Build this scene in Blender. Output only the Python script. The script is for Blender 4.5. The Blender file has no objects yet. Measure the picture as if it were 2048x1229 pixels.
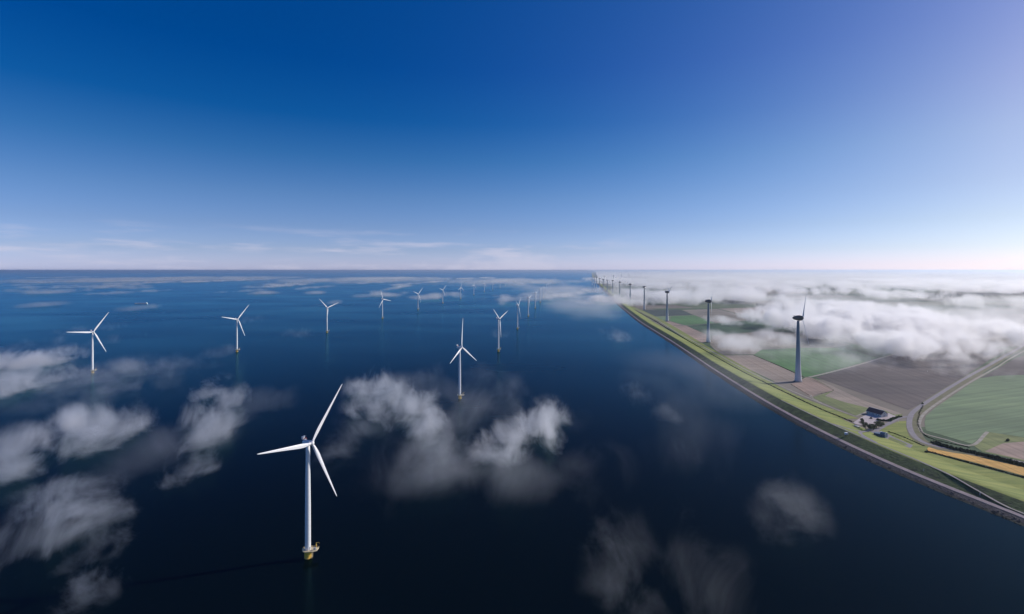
import bpy, bmesh, math, random
from mathutils import Vector, Matrix, noise
C = bpy.context.scene.collection
S = bpy.context.scene
R = math.radians
PI = math.pi

# ------------------------------------------------------------------ camera
H, F, HZ = 237.0, 1024.0, 541.0          # drone height (m), focal length and horizon row in 2048-wide pixels
cd = bpy.data.cameras.new('camera'); cam = bpy.data.objects.new('camera', cd); C.objects.link(cam)
cam.location = (0, 0, H); cam.rotation_euler = (R(90), 0, 0)
cd.sensor_width = 36; cd.lens = 18; cd.shift_y = -(614.5 - HZ) / 2048
cd.clip_start = 0.5; cd.clip_end = 900000
S.camera = cam

# ------------------------------------------------------------------ sky and sun
SUN_AZ, SUN_EL = 73.0, 27.0
w = bpy.data.worlds.new('World'); S.world = w; w.use_nodes = True
nt = w.node_tree; nt.nodes.clear()
def N(t, ty, **kw):
    n = t.nodes.new(ty)
    for k, v in kw.items(): setattr(n, k, v)
    return n
def ramp(t, stops, interp='LINEAR'):
    n = N(t, 'ShaderNodeValToRGB'); e = n.color_ramp.elements; n.color_ramp.interpolation = interp
    while len(e) > 1: e.remove(e[-1])
    for i, (p, c) in enumerate(stops):
        el = e[0] if i == 0 else e.new(p)
        el.position = p; el.color = (*c, 1) if len(c) == 3 else c
    return n
def math_n(t, op, a, b=None, c=None, clamp=False):
    n = N(t, 'ShaderNodeMath', operation=op, use_clamp=clamp)
    for i, v in enumerate((a, b, c)):
        if v is None: continue
        if isinstance(v, (int, float)): n.inputs[i].default_value = v
        else: t.links.new(v, n.inputs[i])
    return n.outputs[0]
def mix_c(t, fac, a, b, blend='MIX'):
    n = N(t, 'ShaderNodeMix', data_type='RGBA', blend_type=blend)
    for i, v in ((0, fac), (6, a), (7, b)):
        if isinstance(v, (int, float)): n.inputs[i].default_value = v
        elif isinstance(v, tuple): n.inputs[i].default_value = (*v, 1) if len(v) == 3 else v
        else: t.links.new(v, n.inputs[i])
    return n.outputs[2]

sky = N(nt, 'ShaderNodeTexSky', sky_type='NISHITA', sun_disc=False, sun_elevation=R(SUN_EL), sun_rotation=R(SUN_AZ),
        altitude=240, air_density=1.0, dust_density=0.6, ozone_density=3.0)
tc = N(nt, 'ShaderNodeTexCoord'); sep = N(nt, 'ShaderNodeSeparateXYZ'); nt.links.new(tc.outputs['Generated'], sep.inputs[0])
# grading of the clear air with height above the horizon: deep blue overhead, and towards the sun paler and more violet
tint_l = ramp(nt, [(0.0, (1.22, 1.32, 2.38)), (0.012, (1.05, 1.14, 2.06)), (0.037, (0.77, 0.874, 1.51)), (0.08, (0.604, 0.722, 1.19)), (0.137, (0.449, 0.651, 1.04)), (0.206, (0.19, 0.525, 0.92)), (0.273, (0.03, 0.40, 0.86)), (0.362, (0.0, 0.335, 0.86)), (0.47, (0.0, 0.36, 0.9)), (1.0, (0.0, 0.3, 0.8))])
tint_r = ramp(nt, [(0.0, (0.96, 1.04, 1.72)), (0.011, (0.90, 0.96, 1.55)), (0.036, (0.80, 0.88, 1.26)), (0.078, (0.78, 0.80, 1.02)), (0.133, (0.80, 0.77, 0.93)), (0.201, (0.86, 0.80, 0.92)), (0.265, (0.84, 0.76, 0.93)), (0.36, (0.72, 0.69, 0.95)), (1.0, (0.1, 0.4, 0.8))])
nt.links.new(sep.outputs[2], tint_l.inputs[0]); nt.links.new(sep.outputs[2], tint_r.inputs[0])
az = math_n(nt, 'ADD', math_n(nt, 'MULTIPLY', sep.outputs[0], 0.80), math_n(nt, 'MULTIPLY', sep.outputs[1], -0.25))
azt = math_n(nt, 'POWER', math_n(nt, 'DIVIDE', math_n(nt, 'ADD', az, 0.70), 1.07, clamp=True), 3.0)
tint = mix_c(nt, azt, tint_l.outputs[0], tint_r.outputs[0])
skyc = mix_c(nt, 1.0, sky.outputs[0], tint, 'MULTIPLY')
# thin bands of far cirrus low over the horizon
cm = N(nt, 'ShaderNodeMapping'); cm.inputs['Scale'].default_value = (5, 5, 42); nt.links.new(tc.outputs['Generated'], cm.inputs[0])
cn = N(nt, 'ShaderNodeTexNoise'); cn.inputs['Scale'].default_value = 1.5; cn.inputs['Detail'].default_value = 7; cn.inputs['Roughness'].default_value = 0.55
nt.links.new(cm.outputs[0], cn.inputs['Vector'])
cr = N(nt, 'ShaderNodeMapRange', interpolation_type='SMOOTHSTEP'); cr.inputs[1].default_value = 0.47; cr.inputs[2].default_value = 0.78
nt.links.new(cn.outputs[0], cr.inputs[0])
cb = ramp(nt, [(0.0, (0.7,)*3), (0.03, (1.0,)*3), (0.055, (0.55,)*3), (0.085, (0.0,)*3)]); nt.links.new(sep.outputs[2], cb.inputs[0])
cx = N(nt, 'ShaderNodeMapRange', interpolation_type='SMOOTHSTEP'); cx.inputs[1].default_value = 0.35; cx.inputs[2].default_value = 0.05; nt.links.new(sep.outputs[0], cx.inputs[0])
cf = math_n(nt, 'MULTIPLY', math_n(nt, 'MULTIPLY', cr.outputs[0], cb.outputs[0]), cx.outputs[0])
skyc = mix_c(nt, math_n(nt, 'MULTIPLY', cf, 0.75), skyc, (6.4, 6.3, 7.8))
# a low bank of far cumulus left of the dike's vanishing point
cm2 = N(nt, 'ShaderNodeMapping'); cm2.inputs['Scale'].default_value = (14, 14, 46); nt.links.new(tc.outputs['Generated'], cm2.inputs[0])
cn2 = N(nt, 'ShaderNodeTexNoise'); cn2.inputs['Scale'].default_value = 1.0; cn2.inputs['Detail'].default_value = 8; cn2.inputs['Roughness'].default_value = 0.6; nt.links.new(cm2.outputs[0], cn2.inputs['Vector'])
bx = ramp(nt, [(0.0, (0.0,)*3), (0.36, (0.15,)*3), (0.50, (0.8,)*3), (0.56, (0.6,)*3), (0.64, (0.0,)*3)]); nt.links.new(math_n(nt, 'MULTIPLY_ADD', sep.outputs[0], 1.0, 0.5), bx.inputs[0])
hb = math_n(nt, 'SUBTRACT', math_n(nt, 'MULTIPLY', bx.outputs[0], 0.058), sep.outputs[2])
bk = math_n(nt, 'MULTIPLY', math_n(nt, 'ADD', math_n(nt, 'MULTIPLY', hb, 30), math_n(nt, 'MULTIPLY', math_n(nt, 'SUBTRACT', cn2.outputs[0], 0.5), 3.0)), 1.4, clamp=True)
skyc = mix_c(nt, math_n(nt, 'MULTIPLY', bk, 0.42), skyc, (6.6, 6.5, 7.9))
bg = N(nt, 'ShaderNodeBackground'); bg.inputs[1].default_value = 0.10
nt.links.new(skyc, bg.inputs[0])
wo = N(nt, 'ShaderNodeOutputWorld'); nt.links.new(bg.outputs[0], wo.inputs[0])

sd = Vector((math.sin(R(SUN_AZ)) * math.cos(R(SUN_EL)), math.cos(R(SUN_AZ)) * math.cos(R(SUN_EL)), math.sin(R(SUN_EL))))
sl = bpy.data.lights.new('sun', 'SUN'); sl.energy = 4.0; sl.angle = R(0.53); sl.color = (1.0, 0.93, 0.86)
so = bpy.data.objects.new('sun', sl); C.objects.link(so); so.rotation_euler = sd.to_track_quat('Z', 'Y').to_euler(); so.location = (600, 200, 900)

S.view_settings.view_transform = 'Standard'; S.view_settings.look = 'None'
S.view_settings.exposure = 0.0; S.view_settings.gamma = 1.0
cy = S.cycles
cy.max_bounces = 12; cy.volume_bounces = 6; cy.diffuse_bounces = 3; cy.glossy_bounces = 3; cy.transparent_max_bounces = 64
cy.use_denoising = True; cy.use_adaptive_sampling = True; cy.adaptive_threshold = 0.02; cy.volume_max_steps = 256
cy.sample_clamp_indirect = 4.0

# ------------------------------------------------------------------ helpers
random.seed(7)
def G(px, py, z=0.0):
    """ground point at height z that lies along a sight line of the survey sketch"""
    Y = (H - z) * F / (py - HZ)
    return Vector(((px - 1024) * Y / F, Y, z))
def link(o): C.objects.link(o); return o
def mesh_obj(name, bm, mat, parent=None, smooth=False):
    me = bpy.data.meshes.new(name); bm.normal_update(); bm.to_mesh(me); bm.free()
    if smooth:
        for p in me.polygons: p.use_smooth = True
    for m in (mat if isinstance(mat, (list, tuple)) else [mat]): me.materials.append(m)
    o = link(bpy.data.objects.new(name, me))
    if parent: o.parent = parent
    return o
def tag(o, label, cat, group=None):
    o['label'] = label; o['category'] = cat
    if group: o['group'] = group
    return o
def struct(o): o['kind'] = 'structure'; return o
def stuff(o): o['kind'] = 'stuff'; return o
def empty(name, loc, rz=0.0):
    o = link(bpy.data.objects.new(name, None)); o.location = loc; o.rotation_euler = (0, 0, rz); o.empty_display_size = 5; return o
def copy_tree(o, parent=None):
    c = o.copy(); C.objects.link(c); c.parent = parent
    for ch in list(o.children): copy_tree(ch, c)
    return c

def box(bm, c, s, rz=0.0, mi=0):
    """box with centre c and full size s"""
    m = Matrix.Translation(Vector(c)) @ Matrix.Rotation(rz, 4, 'Z') @ Matrix.Diagonal((*s, 1))
    g = bmesh.ops.create_cube(bm, size=1.0, matrix=m)
    for v in g['verts']:
        for f in v.link_faces: f.material_index = mi
def tube(bm, a, b, ra, rb=None, n=10, caps=True):
    a, b = Vector(a), Vector(b); rb = ra if rb is None else rb
    q = (b - a).to_track_quat('Z', 'Y').to_matrix().to_4x4(); L = (b - a).length
    bmesh.ops.create_cone(bm, cap_ends=caps, segments=n, radius1=ra, radius2=rb, depth=L, matrix=Matrix.Translation((a + b) / 2) @ q)
def lathe(bm, prof, n=32, axis='Z'):
    """prof: list of (radius, height)"""
    rings = []
    for r, z in prof:
        ring = []
        for i in range(n):
            t = 2 * PI * i / n
            p = (r * math.cos(t), r * math.sin(t), z) if axis == 'Z' else (r * math.cos(t), z, r * math.sin(t))
            ring.append(bm.verts.new(p))
        rings.append(ring)
    for a, b in zip(rings, rings[1:]):
        for i in range(n):
            f = (a[i], a[(i + 1) % n], b[(i + 1) % n], b[i]); bm.faces.new(f if axis == 'Z' else f[::-1])
    bm.faces.new(rings[0][::-1] if axis == 'Z' else rings[0]); bm.faces.new(rings[-1] if axis == 'Z' else rings[-1][::-1])
def ring_tube(bm, pts, r, n=6, closed=True):
    k = len(pts)
    for i in range(k if closed else k - 1): tube(bm, pts[i], pts[(i + 1) % k], r, n=n)

def spline(pts, per=8):
    """Catmull-Rom through the points"""
    P = [Vector(p) for p in pts]; P = [2 * P[0] - P[1]] + P + [2 * P[-1] - P[-2]]
    out = []
    for i in range(1, len(P) - 2):
        a, b, c, d = P[i - 1:i + 3]
        for k in range(per):
            t = k / per
            out.append(0.5 * ((2 * b) + (c - a) * t + (2 * a - 5 * b + 4 * c - d) * t * t + (3 * b - a - 3 * c + d) * t ** 3))
    out.append(P[-2]); return out
def side(pts):
    """unit normals in plan, to the right of the direction of travel"""
    out = []
    for i in range(len(pts)):
        d = pts[min(i + 1, len(pts) - 1)] - pts[max(i - 1, 0)]; d.z = 0; d.normalize()
        out.append(Vector((d.y, -d.x, 0)))
    return out

# ------------------------------------------------------------------ materials
def mat(name, col, rough=0.7, metal=0.0, var=0.0, vscale=0.1, col2=None, bump=0.0, bscale=1.0, spec=0.5, stretch=None, detail=5):
    m = bpy.data.materials.new(name); m.use_nodes = True; t = m.node_tree
    b = t.nodes['Principled BSDF']; b.inputs['Base Color'].default_value = (*col, 1); b.inputs['Roughness'].default_value = rough; b.inputs['Metallic'].default_value = metal
    b.inputs['Specular IOR Level'].default_value = spec
    if var or col2 or bump:
        g = N(t, 'ShaderNodeNewGeometry'); v = g.outputs['Position']
        if stretch:
            mp = N(t, 'ShaderNodeMapping'); mp.inputs['Rotation'].default_value = (0, 0, stretch[0]); mp.inputs['Scale'].default_value = stretch[1]
            t.links.new(v, mp.inputs[0]); v = mp.outputs[0]
        if var or col2:
            n = N(t, 'ShaderNodeTexNoise'); n.inputs['Scale'].default_value = vscale; n.inputs['Detail'].default_value = detail; n.inputs['Roughness'].default_value = 0.6
            t.links.new(v, n.inputs['Vector'])
            c2 = col2 or tuple(x * (1 - var) for x in col); c1 = col if col2 else tuple(x * (1 + var) for x in col)
            r = ramp(t, [(0.33, c2), (0.67, c1)]); t.links.new(n.outputs[0], r.inputs[0]); t.links.new(r.outputs[0], b.inputs['Base Color'])
        if bump:
            n2 = N(t, 'ShaderNodeTexNoise'); n2.inputs['Scale'].default_value = bscale; n2.inputs['Detail'].default_value = 4; t.links.new(v, n2.inputs['Vector'])
            bp = N(t, 'ShaderNodeBump'); bp.inputs['Strength'].default_value = bump; bp.inputs['Distance'].default_value = 0.3 / bscale
            t.links.new(n2.outputs[0], bp.inputs['Height']); t.links.new(bp.outputs[0], b.inputs['Normal'])
    return m
ROWS = R(-83)                                     # direction in which the polder fields are worked
M = dict(
    white=mat('turbine_white', (0.80, 0.80, 0.80), 0.45, var=0.03, vscale=0.3),
    gelcoat=mat('blade_gelcoat', (0.82, 0.82, 0.83), 0.4, var=0.03, vscale=0.2),
    yellow=mat('foundation_yellow', (0.88, 0.56, 0.10), 0.55, var=0.15, vscale=0.6),
    rust=mat('weathered_yellow', (0.60, 0.36, 0.08), 0.8, var=0.3, vscale=0.8),
    rail=mat('galvanised_yellow', (0.80, 0.66, 0.42), 0.5),
    red=mat('signal_red', (0.55, 0.06, 0.05), 0.5),
    grey=mat('grey_panel', (0.35, 0.37, 0.40), 0.5),
    dark=mat('dark_opening', (0.03, 0.035, 0.04), 0.4),
    alu=mat('dull_aluminium', (0.05, 0.06, 0.075), 0.6, metal=0.0, var=0.1, vscale=0.4),
    stone=mat('basalt_stone', (0.10, 0.085, 0.09), 0.85, col2=(0.022, 0.02, 0.022), vscale=0.55, bump=1.0, bscale=0.5),
    rock=mat('loose_rock', (0.17, 0.15, 0.15), 0.85, col2=(0.04, 0.035, 0.035), vscale=0.7),
    berm=mat('berm_asphalt', (0.26, 0.21, 0.22), 0.85, var=0.18, vscale=0.12),
    path=mat('concrete_path', (0.29, 0.27, 0.25), 0.85, var=0.15, vscale=0.2),
    road=mat('pale_asphalt', (0.26, 0.235, 0.25), 0.85, var=0.12, vscale=0.15),
    verge=mat('dry_verge', (0.20, 0.17, 0.11), 0.95, col2=(0.13, 0.14, 0.05), vscale=0.08),
    track=mat('pale_track', (0.42, 0.38, 0.33), 0.9, col2=(0.26, 0.24, 0.17), vscale=0.12),
    yard=mat('yard_concrete', (0.58, 0.51, 0.50), 0.85, col2=(0.44, 0.36, 0.35), vscale=0.11),
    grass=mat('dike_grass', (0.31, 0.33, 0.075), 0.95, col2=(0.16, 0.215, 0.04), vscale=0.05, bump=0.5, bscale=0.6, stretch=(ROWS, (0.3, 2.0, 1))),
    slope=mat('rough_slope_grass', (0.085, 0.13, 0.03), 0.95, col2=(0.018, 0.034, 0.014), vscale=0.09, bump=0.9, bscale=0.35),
    reeds=mat('ditch_reeds', (0.035, 0.045, 0.018), 0.95, var=0.4, vscale=0.3),
    hedge=mat('hedge_leaf', (0.035, 0.06, 0.022), 0.8, col2=(0.016, 0.03, 0.012), vscale=0.3),
    leaf=mat('tree_leaf', (0.045, 0.075, 0.02), 0.75, col2=(0.018, 0.035, 0.012), vscale=0.35),
    leaf2=mat('light_leaf', (0.10, 0.14, 0.03), 0.75, col2=(0.045, 0.075, 0.02), vscale=0.5),
    bark=mat('bark', (0.09, 0.07, 0.05), 0.9),
    wood=mat('far_wood', (0.030, 0.045, 0.028), 0.9, var=0.4, vscale=0.03),
    roof=mat('dark_tile_roof', (0.13, 0.055, 0.055), 0.7, var=0.15, vscale=0.8),
    wall=mat('pale_render', (0.62, 0.61, 0.58), 0.8, var=0.06, vscale=0.5),
    wallb=mat('blue_grey_cladding', (0.10, 0.15, 0.22), 0.55, var=0.1, vscale=0.6),
    roofb=mat('blue_grey_roof', (0.13, 0.19, 0.27), 0.5, var=0.1, vscale=0.6),
    trim=mat('white_trim', (0.8, 0.8, 0.8), 0.5),
    hullm=mat('barge_hull', (0.05, 0.055, 0.07), 0.5),
    hatch=mat('barge_hatch', (0.80, 0.79, 0.78), 0.5, var=0.06, vscale=0.2),
)
# tower of the land turbines: rings of paint, grey above and lighter towards the foot
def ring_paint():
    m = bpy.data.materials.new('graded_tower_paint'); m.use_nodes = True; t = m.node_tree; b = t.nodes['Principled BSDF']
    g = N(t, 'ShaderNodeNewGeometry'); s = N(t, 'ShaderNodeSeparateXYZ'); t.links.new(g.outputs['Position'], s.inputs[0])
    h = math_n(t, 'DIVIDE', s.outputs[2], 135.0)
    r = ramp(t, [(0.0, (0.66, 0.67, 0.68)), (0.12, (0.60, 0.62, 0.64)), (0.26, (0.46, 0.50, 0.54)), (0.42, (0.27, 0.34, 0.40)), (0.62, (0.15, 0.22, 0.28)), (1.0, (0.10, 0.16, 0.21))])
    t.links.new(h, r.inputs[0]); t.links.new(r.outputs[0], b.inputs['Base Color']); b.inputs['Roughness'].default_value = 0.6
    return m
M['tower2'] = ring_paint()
def wet_line(m):
    t = m.node_tree; b = t.nodes['Principled BSDF']; old = b.inputs['Base Color'].links[0].from_socket
    g = N(t, 'ShaderNodeNewGeometry'); s = N(t, 'ShaderNodeSeparateXYZ'); t.links.new(g.outputs['Position'], s.inputs[0])
    n = N(t, 'ShaderNodeTexNoise'); n.inputs['Scale'].default_value = 0.25; t.links.new(g.outputs['Position'], n.inputs['Vector'])
    r = ramp(t, [(0.45, (1,) * 3), (0.75, (0,) * 3)]); t.links.new(math_n(t, 'ADD', math_n(t, 'MULTIPLY', s.outputs[2], 0.4), math_n(t, 'MULTIPLY', n.outputs[0], 0.4)), r.inputs[0])
    t.links.new(mix_c(t, r.outputs[0], old, (0.020, 0.024, 0.014)), b.inputs['Base Color'])
wet_line(M['stone']); wet_line(M['rock'])

# ------------------------------------------------------------------ water
def water_mat():
    """dark body of water under a glossy skin whose strength follows the angle of view, as on a gently ruffled lake"""
    m = bpy.data.materials.new('lake_water'); m.use_nodes = True; t = m.node_tree; t.nodes.clear()
    g = N(t, 'ShaderNodeNewGeometry')
    n1 = N(t, 'ShaderNodeTexNoise'); n1.inputs['Scale'].default_value = 0.30; n1.inputs['Detail'].default_value = 3; t.links.new(g.outputs['Position'], n1.inputs['Vector'])
    mp = N(t, 'ShaderNodeMapping'); mp.inputs['Rotation'].default_value = (0, 0, R(24)); mp.inputs['Scale'].default_value = (0.45, 1, 1); t.links.new(g.outputs['Position'], mp.inputs[0])
    n2 = N(t, 'ShaderNodeTexNoise'); n2.inputs['Scale'].default_value = 0.0032; n2.inputs['Detail'].default_value = 5; t.links.new(mp.outputs[0], n2.inputs['Vector'])
    r = N(t, 'ShaderNodeMapRange'); r.inputs[1].default_value = 0.3; r.inputs[2].default_value = 0.7; r.inputs[3].default_value = 0.13; r.inputs[4].default_value = 0.30; t.links.new(n2.outputs[0], r.inputs[0])
    bp = N(t, 'ShaderNodeBump'); bp.inputs['Strength'].default_value = 0.35; bp.inputs['Distance'].default_value = 0.35; t.links.new(n1.outputs[0], bp.inputs['Height'])
    gl = N(t, 'ShaderNodeBsdfGlossy'); gl.inputs['Color'].default_value = (0.24, 0.70, 0.88, 1); t.links.new(r.outputs[0], gl.inputs['Roughness']); t.links.new(bp.outputs[0], gl.inputs['Normal'])
    df = N(t, 'ShaderNodeBsdfDiffuse'); df.inputs['Color'].default_value = (0.0010, 0.0038, 0.0046, 1)
    lw = N(t, 'ShaderNodeLayerWeight'); lw.inputs['Blend'].default_value = 0.5
    fac = math_n(t, 'MULTIPLY_ADD', math_n(t, 'POWER', lw.outputs['Facing'], 7.5), 0.92, 0.018)
    mx = N(t, 'ShaderNodeMixShader'); t.links.new(fac, mx.inputs[0]); t.links.new(df.outputs[0], mx.inputs[1]); t.links.new(gl.outputs[0], mx.inputs[2])
    o = N(t, 'ShaderNodeOutputMaterial'); t.links.new(mx.outputs[0], o.inputs[0]); return m
BIG = 200000.0
bm = bmesh.new(); bm.faces.new([bm.verts.new((x, y, 0)) for x, y in ((-BIG, -BIG), (BIG, -BIG), (BIG, BIG), (-BIG, BIG))])
struct(mesh_obj('water', bm, water_mat()))

# ------------------------------------------------------------------ shore line, dike
shore = [(1500, -9000), (760, -3000), (560, -700), (505, 200), (480, 485), (460, 509), (443, 582), (437, 691), (435, 831), (448, 1015), (469, 1238), (489, 1419),
         (517, 1691), (571, 2311), (708, 3418), (935, 5000), (1227, 7137), (2450, 15500), (6200, 40000), (16000, 100000), (32000, 196000)]
def resample(pts):
    """even polyline, then rounded off, so the bend at the near end does not overshoot"""
    out = []
    for a, b in zip(pts, pts[1:]):
        a, b = Vector((*a, 0)), Vector((*b, 0)); st = 25 if b.y < 2600 and a.y > -300 else max(60, abs(b.y) * 0.03); k = max(1, int((b - a).length / st))
        out += [a.lerp(b, i / k) for i in range(k)]
    out.append(Vector((*pts[-1], 0)))
    for _ in range(12): out = [out[0]] + [(p + q * 2 + r) / 4 for p, q, r in zip(out, out[1:], out[2:])] + [out[-1]]
    return out
shore = resample(shore)
nrm = side(shore)                      # points inland (+X)
def strip_surface(name, prof, mt, rows=None, wob=0.0, smooth=True):
    """sweeps (offset, height) pairs along the shore; offsets stretch a little where the dike is wide"""
    bm = bmesh.new(); prev = None
    for i, (p, n) in enumerate(zip(shore, nrm)):
        s = 1.22 if p.y < 650 else max(0.92, 1.22 - 0.30 * (p.y - 650) / 600)
        cur = []
        for k, (o, z) in enumerate(prof):
            ww = wob * noise.noise(Vector((p.x * 0.05, p.y * 0.05, k * 3.1))) if 0 < k < len(prof) - 1 or name == 'revetment' else 0
            cur.append(bm.verts.new(p + n * (o * s + ww) + Vector((0, 0, z))))
        if prev:
            for a in range(len(cur) - 1): bm.faces.new((prev[a], prev[a + 1], cur[a + 1], cur[a]))
        prev = cur
    o = mesh_obj(name, bm, mt, smooth=smooth)
    return o
struct(strip_surface('revetment', [(-5, -1.6), (0, 0), (4, 1.3), (8.6, 3.0)], M['stone'], wob=0.6))
struct(strip_surface('berm_path', [(8.6, 3.0), (8.8, 3.3), (14.2, 3.5), (14.6, 3.4)], M['berm'], smooth=False))
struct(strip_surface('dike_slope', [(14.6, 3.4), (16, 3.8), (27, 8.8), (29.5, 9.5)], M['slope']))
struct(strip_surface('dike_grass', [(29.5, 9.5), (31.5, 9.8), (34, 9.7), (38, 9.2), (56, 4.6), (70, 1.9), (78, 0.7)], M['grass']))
# loose armour stones along the water line
bm = bmesh.new(); rs = random.Random(3)
for p, n, q in zip(shore, nrm, shore[1:]):
    if p.y < 250 or p.y > 2600: continue
    L = (q - p).length
    for k in range(int(L * (0.9 if p.y < 1100 else 0.35))):
        t = rs.random(); o = rs.uniform(-1.2, 7.5); r = rs.uniform(0.35, 1.0) * (1.25 if o < 2 else 0.8)
        c = p.lerp(q, t) + n * o + Vector((0, 0, max(-0.1, o * 0.33)))
        g = bmesh.ops.create_icosphere(bm, subdivisions=1, radius=r, matrix=Matrix.Translation(c) @ Matrix.Rotation(rs.random() * 6, 4, 'Z') @ Matrix.Diagonal((rs.uniform(.7, 1.3), rs.uniform(.7, 1.3), rs.uniform(.5, .8), 1)))
        for v in g['verts']: v.co += Vector((rs.uniform(-.25, .25), rs.uniform(-.25, .25), rs.uniform(-.2, .2))) * r
stuff(mesh_obj('armour_stones', bm, M['rock']))

# ------------------------------------------------------------------ land sheet: patchwork of polder fields out to the horizon
def land_mat():
    m = bpy.data.materials.new('polder_land'); m.use_nodes = True; t = m.node_tree; b = t.nodes['Principled BSDF']; b.inputs['Roughness'].default_value = 0.95
    g = N(t, 'ShaderNodeNewGeometry'); mp = N(t, 'ShaderNodeMapping'); mp.inputs['Rotation'].default_value = (0, 0, R(-9)); t.links.new(g.outputs['Position'], mp.inputs[0])
    br = N(t, 'ShaderNodeTexBrick'); br.offset = 0.37; br.inputs['Scale'].default_value = 1.0; br.inputs['Mortar Size'].default_value = 5; br.inputs['Bias'].default_value = 0
    br.inputs['Brick Width'].default_value = 820; br.inputs['Row Height'].default_value = 330; br.inputs['Color1'].default_value = (0, 0, 0, 1); br.inputs['Color2'].default_value = (1, 1, 1, 1); br.inputs['Mortar'].default_value = (0.5, 0.5, 0.5, 1)
    t.links.new(mp.outputs[0], br.inputs['Vector'])
    r = ramp(t, [(0.0, (0.05, 0.10, 0.04)), (0.2, (0.16, 0.14, 0.11)), (0.38, (0.09, 0.13, 0.06)), (0.55, (0.21, 0.18, 0.14)), (0.72, (0.05, 0.085, 0.045)), (0.86, (0.17, 0.17, 0.10)), (1.0, (0.10, 0.09, 0.08))], 'CONSTANT')
    t.links.new(br.outputs['Color'], r.inputs[0])
    n = N(t, 'ShaderNodeTexNoise'); n.inputs['Scale'].default_value = 0.012; n.inputs['Detail'].default_value = 6; t.links.new(g.outputs['Position'], n.inputs['Vector'])
    r2 = ramp(t, [(0.3, (0.78,)*3), (0.7, (1.2,)*3)]); t.links.new(n.outputs[0], r2.inputs[0])
    t.links.new(mix_c(t, 1.0, r.outputs[0], r2.outputs[0], 'MULTIPLY'), b.inputs['Base Color'])
    return m
LZ = 1.0
bm = bmesh.new(); va = []
for p, n in zip(shore, nrm):
    if p.y < -8000: continue
    a = p + n * 50; va.append((bm.verts.new((a.x, a.y, LZ)), bm.verts.new((BIG - 10, a.y, LZ))))
for (a, b), (c, d) in zip(va, va[1:]): bm.faces.new((a, b, d, c))
struct(mesh_obj('ground', bm, land_mat()))

# ------------------------------------------------------------------ fields, tracks and roads, each a thin sheet on the land
lay = [0]
def poly(name, pts, mt, z=None):
    """flat outline on the land"""
    lay[0] += 1; zz = LZ + 0.03 + 0.012 * lay[0] if z is None else z
    bm = bmesh.new(); f = bm.faces.new([bm.verts.new(G(x, y, zz)) for x, y in pts])
    if f.normal.z < 0 or (f.normal_update() or f.normal.z < 0): f.normal_flip()
    bmesh.ops.triangulate(bm, faces=[f])
    return struct(mesh_obj(name, bm, mt))
def band(name, pts, width, mt, z=None, per=8, wob=0.0):
    """strip of even width along a curve"""
    lay[0] += 1; zz = LZ + 0.03 + 0.012 * lay[0] if z is None else z
    P = spline([G(x, y, zz) for x, y in pts], per); nn = side(P); bm = bmesh.new(); prev = None
    for i, (p, n) in enumerate(zip(P, nn)):
        wd = width if not isinstance(width, tuple) else width[0] + (width[1] - width[0]) * i / (len(P) - 1)
        ww = wd / 2 * (1 + wob * noise.noise(p * 0.08))
        cur = (bm.verts.new(p - n * ww), bm.verts.new(p + n * ww))
        if prev: bm.faces.new((prev[0], prev[1], cur[1], cur[0]))
        prev = cur
    return struct(mesh_obj(name, bm, mt))
def fm(name, c1, c2=None, vs=0.02, rot=ROWS, st=(0.25, 2.2, 1), lanes=21.0, lane_dark=0.80):
    """worked field: soil or crop patches, drilled rows and, every boom's width, the wheel tracks of the sprayer"""
    c1 = tuple(x * 1.5 for x in c1); c2 = tuple(x * 1.5 for x in c2) if c2 else tuple(x * 0.70 for x in c1)
    m = mat(name, c1, 0.95, col2=c2, vscale=vs, stretch=(rot, st), bump=0.3, bscale=0.5); t = m.node_tree; b = t.nodes['Principled BSDF']
    old = b.inputs['Base Color'].links[0].from_socket
    g = N(t, 'ShaderNodeNewGeometry'); mp = N(t, 'ShaderNodeMapping'); mp.inputs['Rotation'].default_value = (0, 0, rot); t.links.new(g.outputs['Position'], mp.inputs[0])
    n = N(t, 'ShaderNodeTexNoise'); n.inputs['Scale'].default_value = 0.006; n.inputs['Detail'].default_value = 5; t.links.new(g.outputs['Position'], n.inputs['Vector'])
    blot = ramp(t, [(0.32, (0.72, 0.74, 0.72)), (0.5, (1.0, 1.0, 1.0)), (0.68, (1.18, 1.15, 1.1))]); t.links.new(n.outputs[0], blot.inputs[0])
    s2 = N(t, 'ShaderNodeSeparateXYZ'); t.links.new(mp.outputs[0], s2.inputs[0])
    fr = math_n(t, 'FRACT', math_n(t, 'DIVIDE', s2.outputs[1], lanes)); ln = math_n(t, 'LESS_THAN', math_n(t, 'ABSOLUTE', math_n(t, 'SUBTRACT', fr, 0.5)), 0.055)
    st2 = N(t, 'ShaderNodeTexNoise', noise_dimensions='1D'); st2.inputs['Scale'].default_value = 0.09; st2.inputs['Detail'].default_value = 3; t.links.new(s2.outputs[1], st2.inputs['W'])
    sr = ramp(t, [(0.3, (0.86,)*3), (0.7, (1.12,)*3)]); t.links.new(st2.outputs[0], sr.inputs[0])
    c = mix_c(t, 1.0, old, blot.outputs[0], 'MULTIPLY'); c = mix_c(t, 1.0, c, sr.outputs[0], 'MULTIPLY'); c = mix_c(t, ln, c, (lane_dark,) * 3, 'MULTIPLY')
    t.links.new(c, b.inputs['Base Color']); return m
tan = fm('tan_soil', (0.25, 0.20, 0.16), (0.19, 0.155, 0.125)); tan2 = fm('pink_soil', (0.27, 0.19, 0.15), (0.20, 0.15, 0.12))
plow = fm('ploughed_soil', (0.098, 0.078, 0.072), (0.06, 0.05, 0.05), 0.015)
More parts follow.
